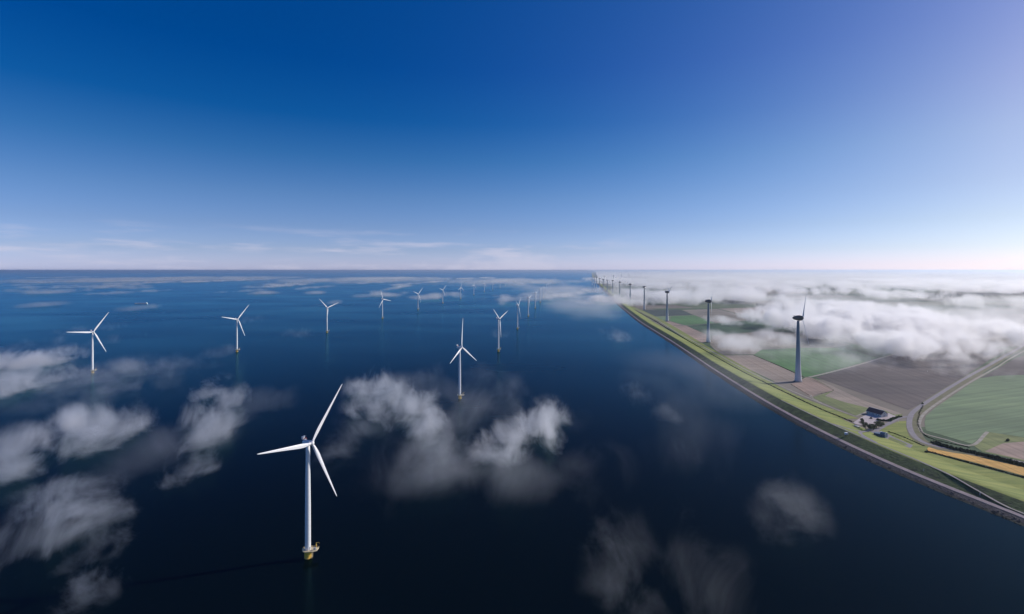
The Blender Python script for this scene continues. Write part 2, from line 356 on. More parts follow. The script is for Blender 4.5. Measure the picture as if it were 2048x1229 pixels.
gree = fm('green_crop', (0.062, 0.155, 0.045), (0.042, 0.112, 0.036), 0.012); dgre = fm('dark_green_crop', (0.028, 0.075, 0.035), (0.022, 0.055, 0.03), 0.012)
slat = fm('slate_green_crop', (0.030, 0.05, 0.045), None, 0.01); ggre = fm('grey_green_crop', (0.12, 0.175, 0.085), (0.09, 0.138, 0.07), 0.02, R(-20), (0.12, 1.6, 1))
gtan = fm('grey_stubble', (0.20, 0.175, 0.14), None, 0.015); straw = fm('ripe_straw', (0.50, 0.29, 0.075), (0.36, 0.21, 0.05), 0.05)
pale = fm('pale_meadow', (0.20, 0.22, 0.12), None, 0.02); past = fm('rough_pasture', (0.16, 0.18, 0.06), (0.10, 0.125, 0.04), 0.03)
f = 'field'
poly(f, [(1284, 621), (1290, 620), (1360, 620), (1388, 630.5), (1304, 633.5)], slat)
poly(f, [(1306, 634), (1342, 633), (1338, 642), (1330, 644)], ggre)
poly(f, [(1342, 633), (1388.5, 631), (1431, 646.5), (1370, 651), (1340, 642.5)], gree)
poly(f, [(1330, 644.5), (1340, 643.3), (1364, 650.6), (1335, 652.5)], tan2)
poly(f, [(1336, 653), (1371, 651.6), (1414, 670), (1412, 684), (1400, 686), (1380, 678)], tan2)
poly(f, [(1372, 651.5), (1432, 647), (1480, 643.5), (1546, 638.6), (1580, 641), (1527, 662), (1422, 671)], dgre)
poly(f, [(1364, 620.5), (1434, 618), (1517, 639.5), (1433, 646), (1389, 630.5)], gtan)
poly(f, [(1436, 617.5), (1523, 615), (1580, 628), (1560, 637), (1520, 638.5)], tan)
poly(f, [(1424, 672), (1528, 663), (1620, 668), (1700, 690), (1640, 700), (1516, 709), (1440, 710), (1420, 690)], gtan)
poly(f, [(1437, 711), (1507, 710.5), (1606, 754), (1596, 762), (1560, 768)], tan)
poly(f, [(1508, 710), (1522, 700), (1600, 696), (1690, 697), (1755, 716), (1632, 753), (1610, 753.5)], gree)
poly(f, [(1582, 768), (1594, 764), (1612, 755), (1626, 757), (1667, 781), (1630, 790), (1622, 796)], tan2)
poly(f, [(1627, 757), (1650, 766), (1720, 800), (1806, 829), (1795, 836), (1777, 827), (1742, 812), (1738, 822), (1712, 832), (1640, 803), (1625, 795), (1668, 781)], past)
poly(f, [(1630, 757.5), (1652, 767), (1722, 800), (1804, 828), (1790, 830), (1768, 821), (1735, 816), (1690, 805), (1650, 792), (1668, 781)], tan)
poly(f, [(1632, 755), (1765, 717), (1850, 690), (1960, 690), (2010, 700), (1930, 753), (1846, 806), (1816, 820), (1740, 793)], plow)
poly(f, [(1852, 832), (1872, 815), (1940, 768), (2010, 727), (2100, 690), (2200, 760), (2200, 900), (2056, 876), (1975, 864), (1944, 888), (1852, 861), (1849, 845)], ggre)
poly(f, [(1960, 757), (2030, 717), (2120, 690), (2200, 745), (2056, 750), (1990, 752)], plow)
poly(f, [(1944, 889), (1976, 864), (2056, 877), (2200, 903), (2200, 960), (2056, 924), (1965, 904)], past)
poly(f, [(1970, 903), (2006, 887), (2056, 883), (2200, 903), (2200, 958), (2056, 922)], tan2)
poly(f, [(1849, 891), (1862, 888), (1910, 902), (1980, 920), (2056, 937), (2200, 968), (2200, 992), (2056, 954), (1960, 928), (1900, 913), (1858, 904)], straw)
poly(f, [(1844, 905), (1862, 907), (1960, 934), (2056, 960), (2200, 1000), (2200, 1060), (2056, 1005), (1950, 960), (1850, 918)], M['grass'])
poly(f, [(1738, 868), (1752, 862), (1797, 843), (1812, 842), (1818, 862), (1838, 884), (1860, 892), (1848, 905), (1800, 893), (1760, 877)], M['grass'])
# grass verge between the dike foot and the fields
band('verge', [(1236, 604), (1283, 623), (1330, 647), (1400, 690), (1480, 736), (1560, 782), (1620, 808), (1700, 838)], 30, M['grass'])
# pale tracks
band('track', [(1270, 618), (1300, 632), (1327, 648), (1352, 664), (1385, 682), (1440, 712), (1500, 744), (1570, 776), (1638, 805), (1680, 822), (1712, 833)], (5, 4), M['track'])
band('track', [(1620, 790), (1627, 798), (1642, 806)], 4, M['track'])
band('track', [(1618, 755), (1660, 745), (1720, 729), (1770, 714), (1830, 697)], 7, M['track'])
band('track', [(1712, 833), (1724, 828), (1736, 823)], 3.5, M['track'])
band('track', [(1400, 650), (1372, 651.4)], 4, M['track'])
# main road with its cycle track
band('verge', [(2200, 610), (2055, 688), (1990, 726), (1930, 760), (1870, 797), (1838, 822), (1828, 840), (1828, 862), (1842, 882), (1880, 897), (1940, 907), (2000, 918), (2060, 930), (2200, 965)], 17, M['verge'])
band('road', [(2200, 607), (2050, 690), (1985, 727), (1925, 760), (1865, 797), (1828, 823), (1819, 842), (1822, 862), (1838, 880), (1870, 892), (1930, 903), (2000, 916), (2060, 929), (2200, 963)], 7.0, M['road'])
band('cycle_track', [(2200, 622), (2056, 698), (1995, 734), (1940, 765), (1885, 800), (1850, 826), (1839, 845), (1841, 860), (1850, 868), (1890, 879), (1943, 891), (1975, 864)], 4.2, M['track'])
band('road', [(1826, 833), (1800, 836), (1780, 846), (1755, 860), (1738, 870), (1731, 880)], 6.0, M['road'])
poly('car_park', [(1736, 868), (1752, 861), (1772, 866), (1792, 877), (1826, 891), (1819, 899), (1790, 887), (1762, 874)], M['road'])
poly('field', [(1779, 874), (1790, 878), (1812, 887), (1816, 891), (1806, 892), (1776, 879)], past)
poly('yard', [(1706, 846), (1722, 835), (1735, 829), (1776, 826), (1793, 833), (1778, 842), (1757, 841), (1752, 850), (1738, 853), (1724, 851), (1712, 849)], M['yard'])
# dike-top path, ramp and junction, draped over the dike
def drape(name, pts, width, mt):
    """path that follows the dike surface: points are (distance along Y, offset from the water line)"""
    P = []
    for y, o, z in pts:
        i = min(range(len(shore)), key=lambda k: abs(shore[k].y - y))
        a = shore[i - 1] if shore[i].y > y else shore[i]; b = shore[i] if shore[i].y > y else shore[i + 1]
        t = (y - a.y) / max(b.y - a.y, 1e-6); p = a.lerp(b, t); sc = 1.22 if p.y < 650 else max(0.92, 1.22 - 0.30 * (p.y - 650) / 600); u = o / sc
        pr = [(8.6, 3.0), (8.8, 3.3), (14.2, 3.5), (16, 3.8), (27, 8.8), (29.5, 9.5), (31.5, 9.8), (34, 9.7), (38, 9.2), (56, 4.6), (70, 1.9), (78, 0.7)]
        zz = next((z0 + (z1 - z0) * (u - u0) / (u1 - u0) for (u0, z0), (u1, z1) in zip(pr, pr[1:]) if u0 <= u <= u1), 0.7)
        P.append(p + nrm[i] * o + Vector((0, 0, max(zz, LZ) + z)))
    P = spline(P, 10); nn = side(P); bm = bmesh.new(); prev = None
    for p, n in zip(P, nn):
        cur = (bm.verts.new(p - n * width / 2), bm.verts.new(p + n * width / 2))
        if prev: bm.faces.new((prev[0], prev[1], cur[1], cur[0]))
        prev = cur
    return struct(mesh_obj(name, bm, mt))
drape('dike_path', [(250, 17.8, .7), (470, 18, .7), (500, 20, .6), (530, 27, .35), (560, 34, .3), (600, 38.5, .15), (650, 39.5, .15), (700, 38, .15), (760, 36, .15), (850, 34, .15), (900, 32, .15)], 2.6, M['path'])
drape('dike_ramp', [(672, 40, .2), (700, 44, .25), (722, 54, .3), (738, 70, .3), (748, 84, .25), (757, 96, .2)], 5.5, M['road'])
drape('dike_ramp', [(757, 37, .2), (740, 45, .25), (735, 56, .3), (740, 70, .35)], 4.0, M['road'])
# ditches: low ridges of reed along dark water
def reed_line(name, pts, width, height, mt, seed=1):
    P = spline([G(x, y, LZ) for x, y in pts], 14); nn = side(P); bm = bmesh.new(); rr = random.Random(seed)
    for p, q, n in zip(P, P[1:], nn):
        L = (q - p).length; k = max(3, int(L * width * 0.9))
        for j in range(min(k, 160)):
            c = p.lerp(q, rr.random()) + n * (rr.uniform(-.5, .5) * width); hh = height * rr.uniform(.5, 1.1); a = rr.random() * PI; s = rr.uniform(.35, .8) * min(width, 2.2)
            d = Vector((math.cos(a), math.sin(a), 0)) * s; l = Vector((rr.uniform(-.3, .3), rr.uniform(-.3, .3), 0)) * hh
            bm.faces.new([bm.verts.new(v) for v in (c - d, c + d, c + d * .6 + l + Vector((0, 0, hh)), c - d * .6 + l + Vector((0, 0, hh)))])
    return mesh_obj(name, bm, mt)
ditches = [([(1240, 606), (1300, 637), (1340, 661), (1400, 696), (1470, 736), (1530, 766), (1580, 790), (1633, 815), (1706, 845)], 3.4, 1.0),
           ([(1739, 871), (1760, 881), (1790, 895), (1815, 903), (1846, 912)], 1.6, 0.8),
           ([(1850, 905), (1862, 905), (1900, 916), (1960, 932), (2056, 958), (2200, 996)], 3.4, 1.2),
           ([(1776, 864), (1800, 872), (1830, 885), (1848, 893)], 2.2, 1.0), ([(1786, 872), (1806, 880), (1826, 889)], 1.2, 0.6),
           ([(1507, 711), (1560, 733), (1606, 754.5)], 2.2, 0.7), ([(1619, 757), (1640, 767), (1667, 781), (1634, 789)], 1.4, 0.4),
           ([(1582, 769), (1600, 780), (1628, 797)], 1.6, 0.5), ([(1846, 812), (1838, 830), (1836, 850), (1846, 868), (1870, 880), (1940, 896)], 2.0, 0.8)]
for i, (p, wd, hh) in enumerate(ditches): stuff(reed_line('reeds', p, wd, hh, M['reeds'], i))
stuff(reed_line('shrubbery', [(1866, 886), (1900, 897), (1950, 908), (2000, 920), (2056, 934), (2200, 968)], 8, 3.4, M['hedge'], 40))

# ------------------------------------------------------------------ wind turbines
def airfoil_blade(bm, R0, chords, root_d, twist0=14, prebend=0.0, n=18):
    """lofted blade along +Z from z=0 to R0; chords = [(fraction, chord, thickness ratio)]"""
    rings = []
    for fr, ch, th in chords:
        z = fr * R0; tw = R(twist0) * (1 - fr) ** 2; ring = []
        for i in range(n):
            t = 2 * PI * i / n
            x = math.cos(t); y = math.sin(t)
            if th < 0.95:                                # aerofoil: round nose, thin tail
                xx = x; yt = y * (0.62 + 0.38 * x) if x < 0 else y * (1 - 0.35 * x)
                xx = (xx * 0.5 - 0.18) * ch; yy = yt * 0.5 * ch * th
            else: xx, yy = x * ch / 2, y * ch / 2
            ring.append(bm.verts.new((xx * math.cos(tw) - yy * math.sin(tw), xx * math.sin(tw) + yy * math.cos(tw) - prebend * fr * fr, z)))
        rings.append(ring)
    for a, b in zip(rings, rings[1:]):
        for i in range(n): bm.faces.new((a[i], a[(i + 1) % n], b[(i + 1) % n], b[i]))
    bm.faces.new(rings[0][::-1]); bm.faces.new(rings[-1])
def pose_rotor(root, theta, phi, hubz, ov, tilt, cone):
    root.rotation_euler.z = R(theta); k = 0
    for ch in root.children:
        base = ch.name.split('.')[0]
        if base == 'blade':
            m = Matrix.Translation((0, -ov, hubz)) @ Matrix.Rotation(R(-tilt), 4, 'X') @ Matrix.Rotation(R(phi + 120 * k), 4, 'Y') @ Matrix.Rotation(R(cone), 4, 'X')
            ch.matrix_local = m; k += 1
        elif base in ('platform', 'foundation'): ch.rotation_euler = (0, 0, R(-theta))

def make_offshore():
    root = empty('offshore_wind_turbine', (0, 0, 0))
    bm = bmesh.new(); lathe(bm, [(2.75, -4), (2.75, 0.0), (2.75, 6.2), (2.95, 6.25), (2.95, 6.5)], 36)
    fo = mesh_obj('foundation', bm, M['yellow'], root, True)
    bm = bmesh.new(); lathe(bm, [(2.80, -1), (2.80, 0.9)], 36); mesh_obj('splash_zone', bm, M['rust'], fo, True)
    bm = bmesh.new()
    for s in (-0.9, 0.9):                                           # boat landing fenders and ladder
        tube(bm, (3.6, s, -1), (3.6, s, 6.2), 0.16); tube(bm, (2.6, s, 5.2), (3.6, s, 5.2), 0.12); tube(bm, (2.6, s, 1.2), (3.6, s, 1.2), 0.12)
    for k in range(12): tube(bm, (3.3, -0.35, 0.4 + k * .5), (3.3, 0.35, 0.4 + k * .5), 0.04, n=5)
    for s in (-.35, .35): tube(bm, (3.3, s, 0), (3.3, s, 6.4), 0.06)
    mesh_obj('boat_landing', bm, M['rail'], fo)
    # working platform: round deck with a lay-down bay to one side
    out = [(4.3 * math.cos(R(a)), 4.3 * math.sin(R(a))) for a in range(48, 313, 12)] + [(5.6, -3.4), (8.2, -1.8), (8.2, 2.6), (5.6, 3.6)]
    bm = bmesh.new(); lo = [bm.verts.new((x, y, 6.5)) for x, y in out]; hi = [bm.verts.new((x, y, 6.85)) for x, y in out]
    bm.faces.new(lo[::-1]); bm.faces.new(hi)
    for i in range(len(out)): bm.faces.new((lo[i], lo[(i + 1) % len(out)], hi[(i + 1) % len(out)], hi[i]))
    pl = mesh_obj('platform', bm, M['rail'], root)
    bm = bmesh.new()
    for h in (7.4, 7.95): ring_tube(bm, [(x, y, h) for x, y in out], 0.07, 5)
    for x, y in out: tube(bm, (x, y, 6.85), (x, y, 7.98), 0.07, n=5)
    mesh_obj('railing', bm, M['rail'], pl)
    bm = bmesh.new(); tube(bm, (6.0, 2.4, 6.85), (6.0, 2.4, 11.2), 0.22, 0.18); tube(bm, (6.0, 2.4, 11.1), (8.9, 1.2, 11.9), 0.16, 0.1); tube(bm, (8.9, 1.2, 11.9), (8.9, 1.2, 10.6), 0.05); box(bm, (6.0, 2.4, 9.4), (.6, .6, .9))
    mesh_obj('davit_crane', bm, M['yellow'], pl)
    bm = bmesh.new(); box(bm, (5.9, -0.6, 7.7), (1.8, 1.4, 1.7)); mesh_obj('switch_cabinet', bm, M['grey'], pl)
    bm = bmesh.new(); lathe(bm, [(2.3, 6.5), (2.3, 6.9), (2.28, 20), (2.22, 42), (1.95, 66), (1.62, 88), (1.52, 92.6)], 40)
    tw = mesh_obj('tower', bm, M['white'], root, True)
    bm = bmesh.new(); box(bm, (0, -2.27, 8.3), (0.95, 0.14, 2.2)); mesh_obj('door', bm, M['grey'], tw)
    # nacelle: rounded drum, slightly tilted, with cooler and winch deck at the rear
    bm = bmesh.new(); lathe(bm, [(0.3, -3.6), (1.85, -3.55), (2.15, -3.1), (2.2, -1.0), (2.15, 2.2), (2.0, 4.0), (1.6, 4.9), (0.5, 5.1)], 28, axis='Y')
    for v in bm.verts: v.co.z = v.co.z * 0.96; v.co.x *= 0.95
    bmesh.ops.transform(bm, matrix=Matrix.Translation((0, 0.2, 94.75)) @ Matrix.Rotation(R(-5), 4, 'X'), verts=bm.verts)
    na = mesh_obj('nacelle', bm, M['white'], root, True)
    bm = bmesh.new(); box(bm, (0, 4.2, 96.9), (2.9, 2.6, 0.25)); mesh_obj('winch_deck', bm, M['white'], na)
    bm = bmesh.new()
    for x, y in ((-1.4, 3.0), (1.4, 3.0), (-1.4, 5.4), (1.4, 5.4), (0, 5.4)): tube(bm, (x, y, 97.0), (x, y, 98.4), 0.09, n=6)
    for z in (97.7, 98.4): ring_tube(bm, [(-1.4, 3.0, z), (-1.4, 5.4, z), (1.4, 5.4, z), (1.4, 3.0, z)], 0.08, 5)
    mesh_obj('deck_railing', bm, M['red'], na)
    bm = bmesh.new(); box(bm, (0, 5.5, 98.6), (3.2, 0.5, 1.9)); box(bm, (0, 5.5, 97.2), (1.2, .4, 1.2)); mesh_obj('cooler', bm, M['white'], na)
    bm = bmesh.new(); tube(bm, (0.9, 3.4, 97), (0.9, 3.4, 100.2), 0.07, n=6); tube(bm, (0.4, 3.4, 100), (1.4, 3.4, 100), 0.06, n=6); mesh_obj('wind_vane', bm, M['grey'], na)
    bm = bmesh.new(); lathe(bm, [(0.25, -1.9), (1.0, -1.75), (1.55, -1.2), (1.75, -0.3), (1.75, 0.9), (1.6, 1.35)], 28, axis='Y')
    bmesh.ops.transform(bm, matrix=Matrix.Translation((0, -4.5, 95)) @ Matrix.Rotation(R(-5), 4, 'X'), verts=bm.verts)
    mesh_obj('hub', bm, M['white'], root, True)
    ch = [(0.0, 2.2, 1), (0.03, 2.2, 1), (0.06, 2.35, .9), (0.11, 2.9, .62), (0.17, 3.4, .45), (0.23, 3.55, .36), (0.32, 3.2, .29), (0.45, 2.65, .25), (0.6, 2.1, .22), (0.75, 1.6, .2), (0.88, 1.15, .18), (0.95, .85, .18), (0.985, .5, .18), (1.0, .15, .18)]
    for k in range(3):
        bm = bmesh.new(); airfoil_blade(bm, 54, ch, 2.2); b = mesh_obj('blade', bm, M['gelcoat'], root, True)
        if k: b.data = b0.data
        else: b0 = b
    return root
def make_land():
    root = empty('land_wind_turbine', (0, 0, 0))
    bm = bmesh.new(); lathe(bm, [(8.2, 0.2), (8.2, 1.4), (7.2, 1.45)], 40); mesh_obj('foundation', bm, M['path'], root, False)
    bm = bmesh.new(); lathe(bm, [(7.0, 1.4), (6.6, 5), (6.0, 14), (5.3, 28), (4.6, 48), (3.9, 72), (3.2, 100), (2.6, 122), (2.4, 129)], 48)
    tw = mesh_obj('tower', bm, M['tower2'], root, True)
    bm = bmesh.new(); box(bm, (0, -6.85, 3.2), (1.8, 0.5, 3.0)); mesh_obj('door', bm, M['grey'], tw)
    bm = bmesh.new(); lathe(bm, [(0.15, 11.2), (1.1, 10.8), (2.4, 9.4), (3.7, 7.0), (4.9, 3.6), (5.6, 0), (5.8, -2.5), (5.6, -4.6), (5.3, -4.9)], 36, axis='Y')
    bmesh.ops.reverse_faces(bm, faces=bm.faces)
    bmesh.ops.transform(bm, matrix=Matrix.Translation((0, 0, 135)), verts=bm.verts)
    na = mesh_obj('nacelle', bm, M['alu'], root, True)
    bm = bmesh.new(); tube(bm, (0, 6, 139), (0, 6, 143.6), .12, n=6); tube(bm, (-1, 6, 143), (1, 6, 143), .09, n=6); box(bm, (0, 8, 139.4), (2.4, 1.2, 1.8)); mesh_obj('wind_vane', bm, M['alu'], na)
    bm = bmesh.new(); lathe(bm, [(0.2, -10.6), (1.8, -10.3), (3.4, -9.4), (4.4, -8.0), (5.0, -6.2), (5.2, -4.9)], 36, axis='Y')
    bmesh.ops.reverse_faces(bm, faces=bm.faces)
    bmesh.ops.transform(bm, matrix=Matrix.Translation((0, 0, 135)), verts=bm.verts)
    mesh_obj('hub', bm, M['alu'], root, True)
    ch = [(0.0, 2.9, 1), (0.06, 2.9, 1), (0.075, 5.4, .42), (0.12, 5.5, .36), (0.2, 4.8, .32), (0.32, 3.8, .28), (0.5, 2.8, .24), (0.7, 2.0, .2), (0.86, 1.4, .18), (0.95, 1.0, .18), (0.985, .8, .18), (1.0, .3, .18)]
    for k in range(3):
        bm = bmesh.new(); airfoil_blade(bm, 63.5, ch, 2.9, 18); b = mesh_obj('blade', bm, M['gelcoat'], root, True)
        if k: b.data = b0.data
        else: b0 = b
    return root

# offshore: hub pixel, tower pixel, rotor yaw, rotor angle
LEFT = [(664.5, 184.7, 66, 36), (639, 473.7, 64, 42), (615.9, 653.9, 60, 72), (599.1, 764.7, 60, 102), (588.2, 836, 60, 48), (580.6, 885.4, 62, 46), (575.3, 921.3, 64, 10), (570.8, 947.6, 62, 22),
        (567.3, 968.7, 66, 30), (564.6, 985.3, 70, 42), (562.6, 1000.2, 66, 100), (560.2, 1011, 64, 20), (558.5, 1020.8, 66, 2), (557.2, 1029.2, 64, 30), (556, 1036, 66, 8), (554.9, 1042.4, 62, 24), (554.1, 1048.2, 66, 100)]
RIGHT = [(887, 615.8, 64, 39), (695.2, 919.4, 64, 6), (638.4, 996.7, 64, 68), (611.7, 1034.9, 76, 52), (596.4, 1056.4, 74, 76), (586.8, 1070.3, 70, 72), (579.8, 1080.3, 68, 62), (574.4, 1087, 74, 110),
         (570.5, 1092.6, 66, 80), (567.4, 1096.8, 70, 40), (564.3, 1101, 66, 70), (560.6, 1105.8, 68, 30), (557.5, 1110.2, 64, 60)]
ORD = ['nearest', 'second', 'third', 'fourth', 'fifth', 'sixth', 'seventh', 'eighth', 'ninth', 'tenth', 'eleventh', 'twelfth', 'thirteenth', 'fourteenth', 'fifteenth', 'sixteenth', 'seventeenth']
off = make_offshore(); used = False
def place(proto, first, hy, tx, th, ph, hubz, ov, tilt, cone, z, lab, cat, grp):
    o = proto if first else copy_tree(proto)
    Y = (H - hubz) * F / (hy - HZ); Y += ov * math.cos(R(th)); X = (tx - 1024) * Y / F
    o.location = (X, Y, z); pose_rotor(o, th, ph, hubz, ov, tilt, cone); tag(o, lab, cat, grp); return o
TR = {0: 'white turbine on a yellow base standing in fog wisps, nearest of the outer water row', 1: 'second white turbine of the outer water row, small violet cloud beside its rotor',
      2: 'third white turbine of the outer water row, two blades raised in a wide V', 3: 'fourth white turbine of the outer water row, one blade up, one hanging beside its tower'}
TN = {0: 'largest and nearest white offshore turbine with yellow foundation on dark water', 1: 'white turbine with one blade pointing straight up, second of the row nearer the dike',
      2: 'white turbine with two raised blades, third of the row nearer the dike'}
for i, a in enumerate(RIGHT):
    place(off, i == 0, *a, 95, 4.5, 5, 4, 0, TN.get(i, f'{ORD[i]} offshore turbine counted from the largest, in the row nearer the dike'), 'wind turbine', 'offshore turbines in the row nearer the dike')
for i, a in enumerate(LEFT):
    place(off, False, *a, 95, 4.5, 5, 4, 0, TR.get(i, f'{ORD[i]} turbine along the outer water row, counted from the near end'), 'wind turbine', 'offshore turbines in the outer row')
LAND = [(637.5, 1596.3, 74, 98), (603.5, 1416.8, 72, 60), (585, 1334.2, 84, 60), (575, 1288.6, 64, 26), (569.5, 1260.4, 62, 78), (565, 1239.6, 66, 100), (561.7, 1225.5, 62, 70), (561, 1214.6, 70, 30), (559.6, 1206.4, 62, 74),
        (557.7, 1199.2, 66, 40), (556.3, 1193, 66, 90), (555.4, 1188.5, 66, 10), (553.9, 1184.3, 66, 50)]
FAR = [(552.8, 1208.4, 62, 74), (552, 1226.8, 66, 100), (549.9, 1242.8, 66, 20), (550, 1257.8, 66, 60), (548, 1270, 66, 30), (548, 1282.3, 66, 90), (547.2, 1293.2, 66, 50), (546.8, 1303.8, 66, 10), (546.4, 1315.8, 66, 70), (546.2, 1348, 66, 40)]
lt = make_land()
TL = {0: 'nearest land turbine, tall tapering grey tower with dark egg-shaped nacelle beside the ploughed field', 1: 'second land turbine along the dike, standing at the edge of a dark green field',
      2: 'third land turbine along the dike, two white blades raised above its dark nacelle'}
for i, a in enumerate(LAND):
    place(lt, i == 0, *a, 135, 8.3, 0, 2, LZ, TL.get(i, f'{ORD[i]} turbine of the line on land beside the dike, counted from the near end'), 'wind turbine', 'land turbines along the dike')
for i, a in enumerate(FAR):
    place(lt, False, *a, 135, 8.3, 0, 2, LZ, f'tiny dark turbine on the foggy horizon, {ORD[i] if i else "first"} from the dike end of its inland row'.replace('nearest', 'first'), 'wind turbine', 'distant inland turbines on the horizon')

# ------------------------------------------------------------------ cargo barge
ba = empty('cargo_barge', G(282.5, 608.3, 0), R(4)); tag(ba, 'long pale cargo barge with a white wheelhouse crossing the open water', 'barge')
bm = bmesh.new()
prof = [(-42, 1.5), (-41.5, 3.6), (-38, 5.2), (-32, 5.7), (34, 5.7), (40, 5.2), (42, 4.2)]
lo, hi = [], []
ol = [(x, -y) for x, y in prof] + [(x, y) for x, y in prof[::-1]]
lo = [bm.verts.new((x * .985, y * .92, -1.0)) for x, y in ol]; hi = [bm.verts.new((x, y, 4.2 + (1.4 if x < -38 else 0.4 if x > 33 else 0))) for x, y in ol]
bm.faces.new(lo[::-1]); bm.faces.new(hi)
for i in range(len(ol)): bm.faces.new((lo[i], lo[(i + 1) % len(ol)], hi[(i + 1) % len(ol)], hi[i]))
mesh_obj('hull', bm, M['hatch'], ba)
bm = bmesh.new(); box(bm, (-4, 0, 5.1), (62, 9.4, 2.2))
for k in range(12): box(bm, (-32.4 + k * 5.2, 0, 6.4), (4.8, 9.0, 0.35))
mesh_obj('hatch_covers', bm, M['hatch'], ba)
bm = bmesh.new(); box(bm, (35, 0, 6.0), (9, 8.6, 3.6)); box(bm, (33.5, 0, 9.2), (4.5, 6.4, 2.8)); box(bm, (33.5, 0, 10.75), (5.3, 7.4, .3)); wh = mesh_obj('wheelhouse', bm, M['trim'], ba)
bm = bmesh.new(); box(bm, (31.22, 0, 9.6), (.08, 5.6, 1.1)); box(bm, (33.5, -3.22, 9.6), (3.6, .08, 1.1)); box(bm, (33.5, 3.22, 9.6), (3.6, .08, 1.1)); mesh_obj('window', bm, M['dark'], wh)
bm = bmesh.new(); tube(bm, (-39, 0, 3), (-39, 0, 9), .15); tube(bm, (35, 0, 8.5), (35, 0, 13), .12); mesh_obj('mast', bm, M['grey'], ba)

# ------------------------------------------------------------------ farmstead
def gable_house(name, o, L, W, eave, ridge, mats):
    """walls + roof of a gabled house; x along the ridge, y across"""
    bm = bmesh.new(); x, y = L / 2, W / 2
    v = [bm.verts.new(p) for p in ((-x, -y, 0), (x, -y, 0), (x, y, 0), (-x, y, 0), (-x, -y, eave), (x, -y, eave), (x, y, eave), (-x, y, eave), (-x, 0, ridge), (x, 0, ridge))]
    for fc in ((0, 1, 5, 4), (2, 3, 7, 6), (1, 2, 6, 9, 5), (3, 0, 4, 8, 7)): bm.faces.new([v[i] for i in fc])
    wl = mesh_obj('wall', bm, mats[0], o)
    bm = bmesh.new(); e = 0.5; s = (ridge - eave) / y; th = 0.3
    for sg in (-1, 1):
        a = [(-x - e, sg * (y + e), eave - e * s + .05), (x + e, sg * (y + e), eave - e * s + .05), (x + e, 0, ridge + .05), (-x - e, 0, ridge + .05)]
        lo = [bm.verts.new(p) for p in a]; hi = [bm.verts.new((p[0], p[1], p[2] + th)) for p in a]
        bm.faces.new(hi if sg < 0 else hi[::-1]); bm.faces.new(lo[::-1] if sg < 0 else lo)
        for i in range(4):
            if i == 2: continue
            bm.faces.new((lo[i], lo[(i + 1) % 4], hi[(i + 1) % 4], hi[i]))
    rf = mesh_obj('roof', bm, mats[1], o)
    return wl, rf
c = (Vector((591, 819.8)) + Vector((-3.5, 12)) + Vector((6.7, 2)))
ho = empty('farm_barn', (c.x, c.y, LZ + 0.4), math.atan2(-24, 7)); tag(ho, 'pale gabled farm barn with a dark tiled roof on the concrete yard', 'barn')
wl, rf = gable_house('farm_barn', ho, 25, 14, 4.3, 9.6, (M['wall'], M['roof']))
bm = bmesh.new(); box(bm, (0, 0, 9.95), (26, .5, .25)); mesh_obj('ridge_cap', bm, M['trim'], rf)
for x in (-10, -6.5, 4.5, 8.5):
    bm = bmesh.new(); box(bm, (x, -7.04, 2.4), (1.5, .16, 1.2)); wn = mesh_obj('window', bm, M['dark'], ho)
    bm = bmesh.new()
    for dz in (-.68, .68): box(bm, (x, -7.1, 2.4 + dz), (1.8, .14, .14))
    mesh_obj('frame', bm, M['trim'], wn)
bm = bmesh.new(); box(bm, (-1.2, -7.05, 1.75), (4.2, .18, 3.5)); mesh_obj('door', bm, M['grey'], ho)
bm = bmesh.new(); box(bm, (12.55, 0, 1.9), (.18, 3.6, 3.8)); mesh_obj('door', bm, M['grey'], ho)
bm = bmesh.new(); box(bm, (12.55, 0, 6.3), (.16, 1.2, 1.2)); mesh_obj('window', bm, M['dark'], ho)
# low lean-to shed by the trees
p = G(1714, 856, LZ); sh = empty('garden_shed', (p.x, p.y, LZ + .03), R(-70)); tag(sh, 'small low shed with a pale flat roof beside the trees', 'shed')
bm = bmesh.new(); box(bm, (0, 0, 1.3), (7, 4.4, 2.6)); mesh_obj('wall', bm, M['grey'], sh)
bm = bmesh.new(); box(bm, (0, 0, 2.75), (7.8, 5.2, .3)); mesh_obj('roof', bm, M['wall'], sh)
bm = bmesh.new(); box(bm, (0, -2.25, 1.05), (1.0, .12, 2.1)); mesh_obj('door', bm, M['dark'], sh)
# blue-grey pump house with a barrel-roofed hall
p = G(1762.5, 874, LZ); ph_ = empty('pump_house', (p.x, p.y, LZ + .45), R(-62)); tag(ph_, 'small blue-grey pump house with white arched gable rims beside the car park', 'pump house')
bm = bmesh.new(); box(bm, (-4, 0, 1.7), (8, 6.4, 3.4)); box(bm, (3.2, 0, 2.2), (6.4, 7, 4.4)); mesh_obj('wall', bm, M['wallb'], ph_)
def arch(bm, x0, x1, r, z, w=0.0, n=12):
    A = []
    for k in range(n + 1):
        t = PI * k / n; A.append((r * math.cos(t), z + r * .75 * math.sin(t)))
    for (a, b), (c_, d) in zip(A, A[1:]):
        bm.faces.new([bm.verts.new(q) for q in ((x0, a, b), (x1, a, b), (x1, c_, d), (x0, c_, d))])
    for x, fl in ((x0, 1), (x1, 0)):
        vs = [bm.verts.new((x, a, b)) for a, b in A]; bm.faces.new(vs[::-1] if fl else vs)
bm = bmesh.new(); arch(bm, 0.0, 6.4, 3.5, 4.4); box(bm, (-4.2, 0, 3.55), (8.4, 6.9, .3)); rfb = mesh_obj('roof', bm, M['roofb'], ph_)
for x in (-0.15, 6.55):
    bm = bmesh.new(); ring_tube(bm, [(x, 3.6 * math.cos(PI * k / 12), 4.4 + 2.75 * math.sin(PI * k / 12)) for k in range(13)], 0.28, 6, closed=False); mesh_obj('rim', bm, M['trim'], rfb)
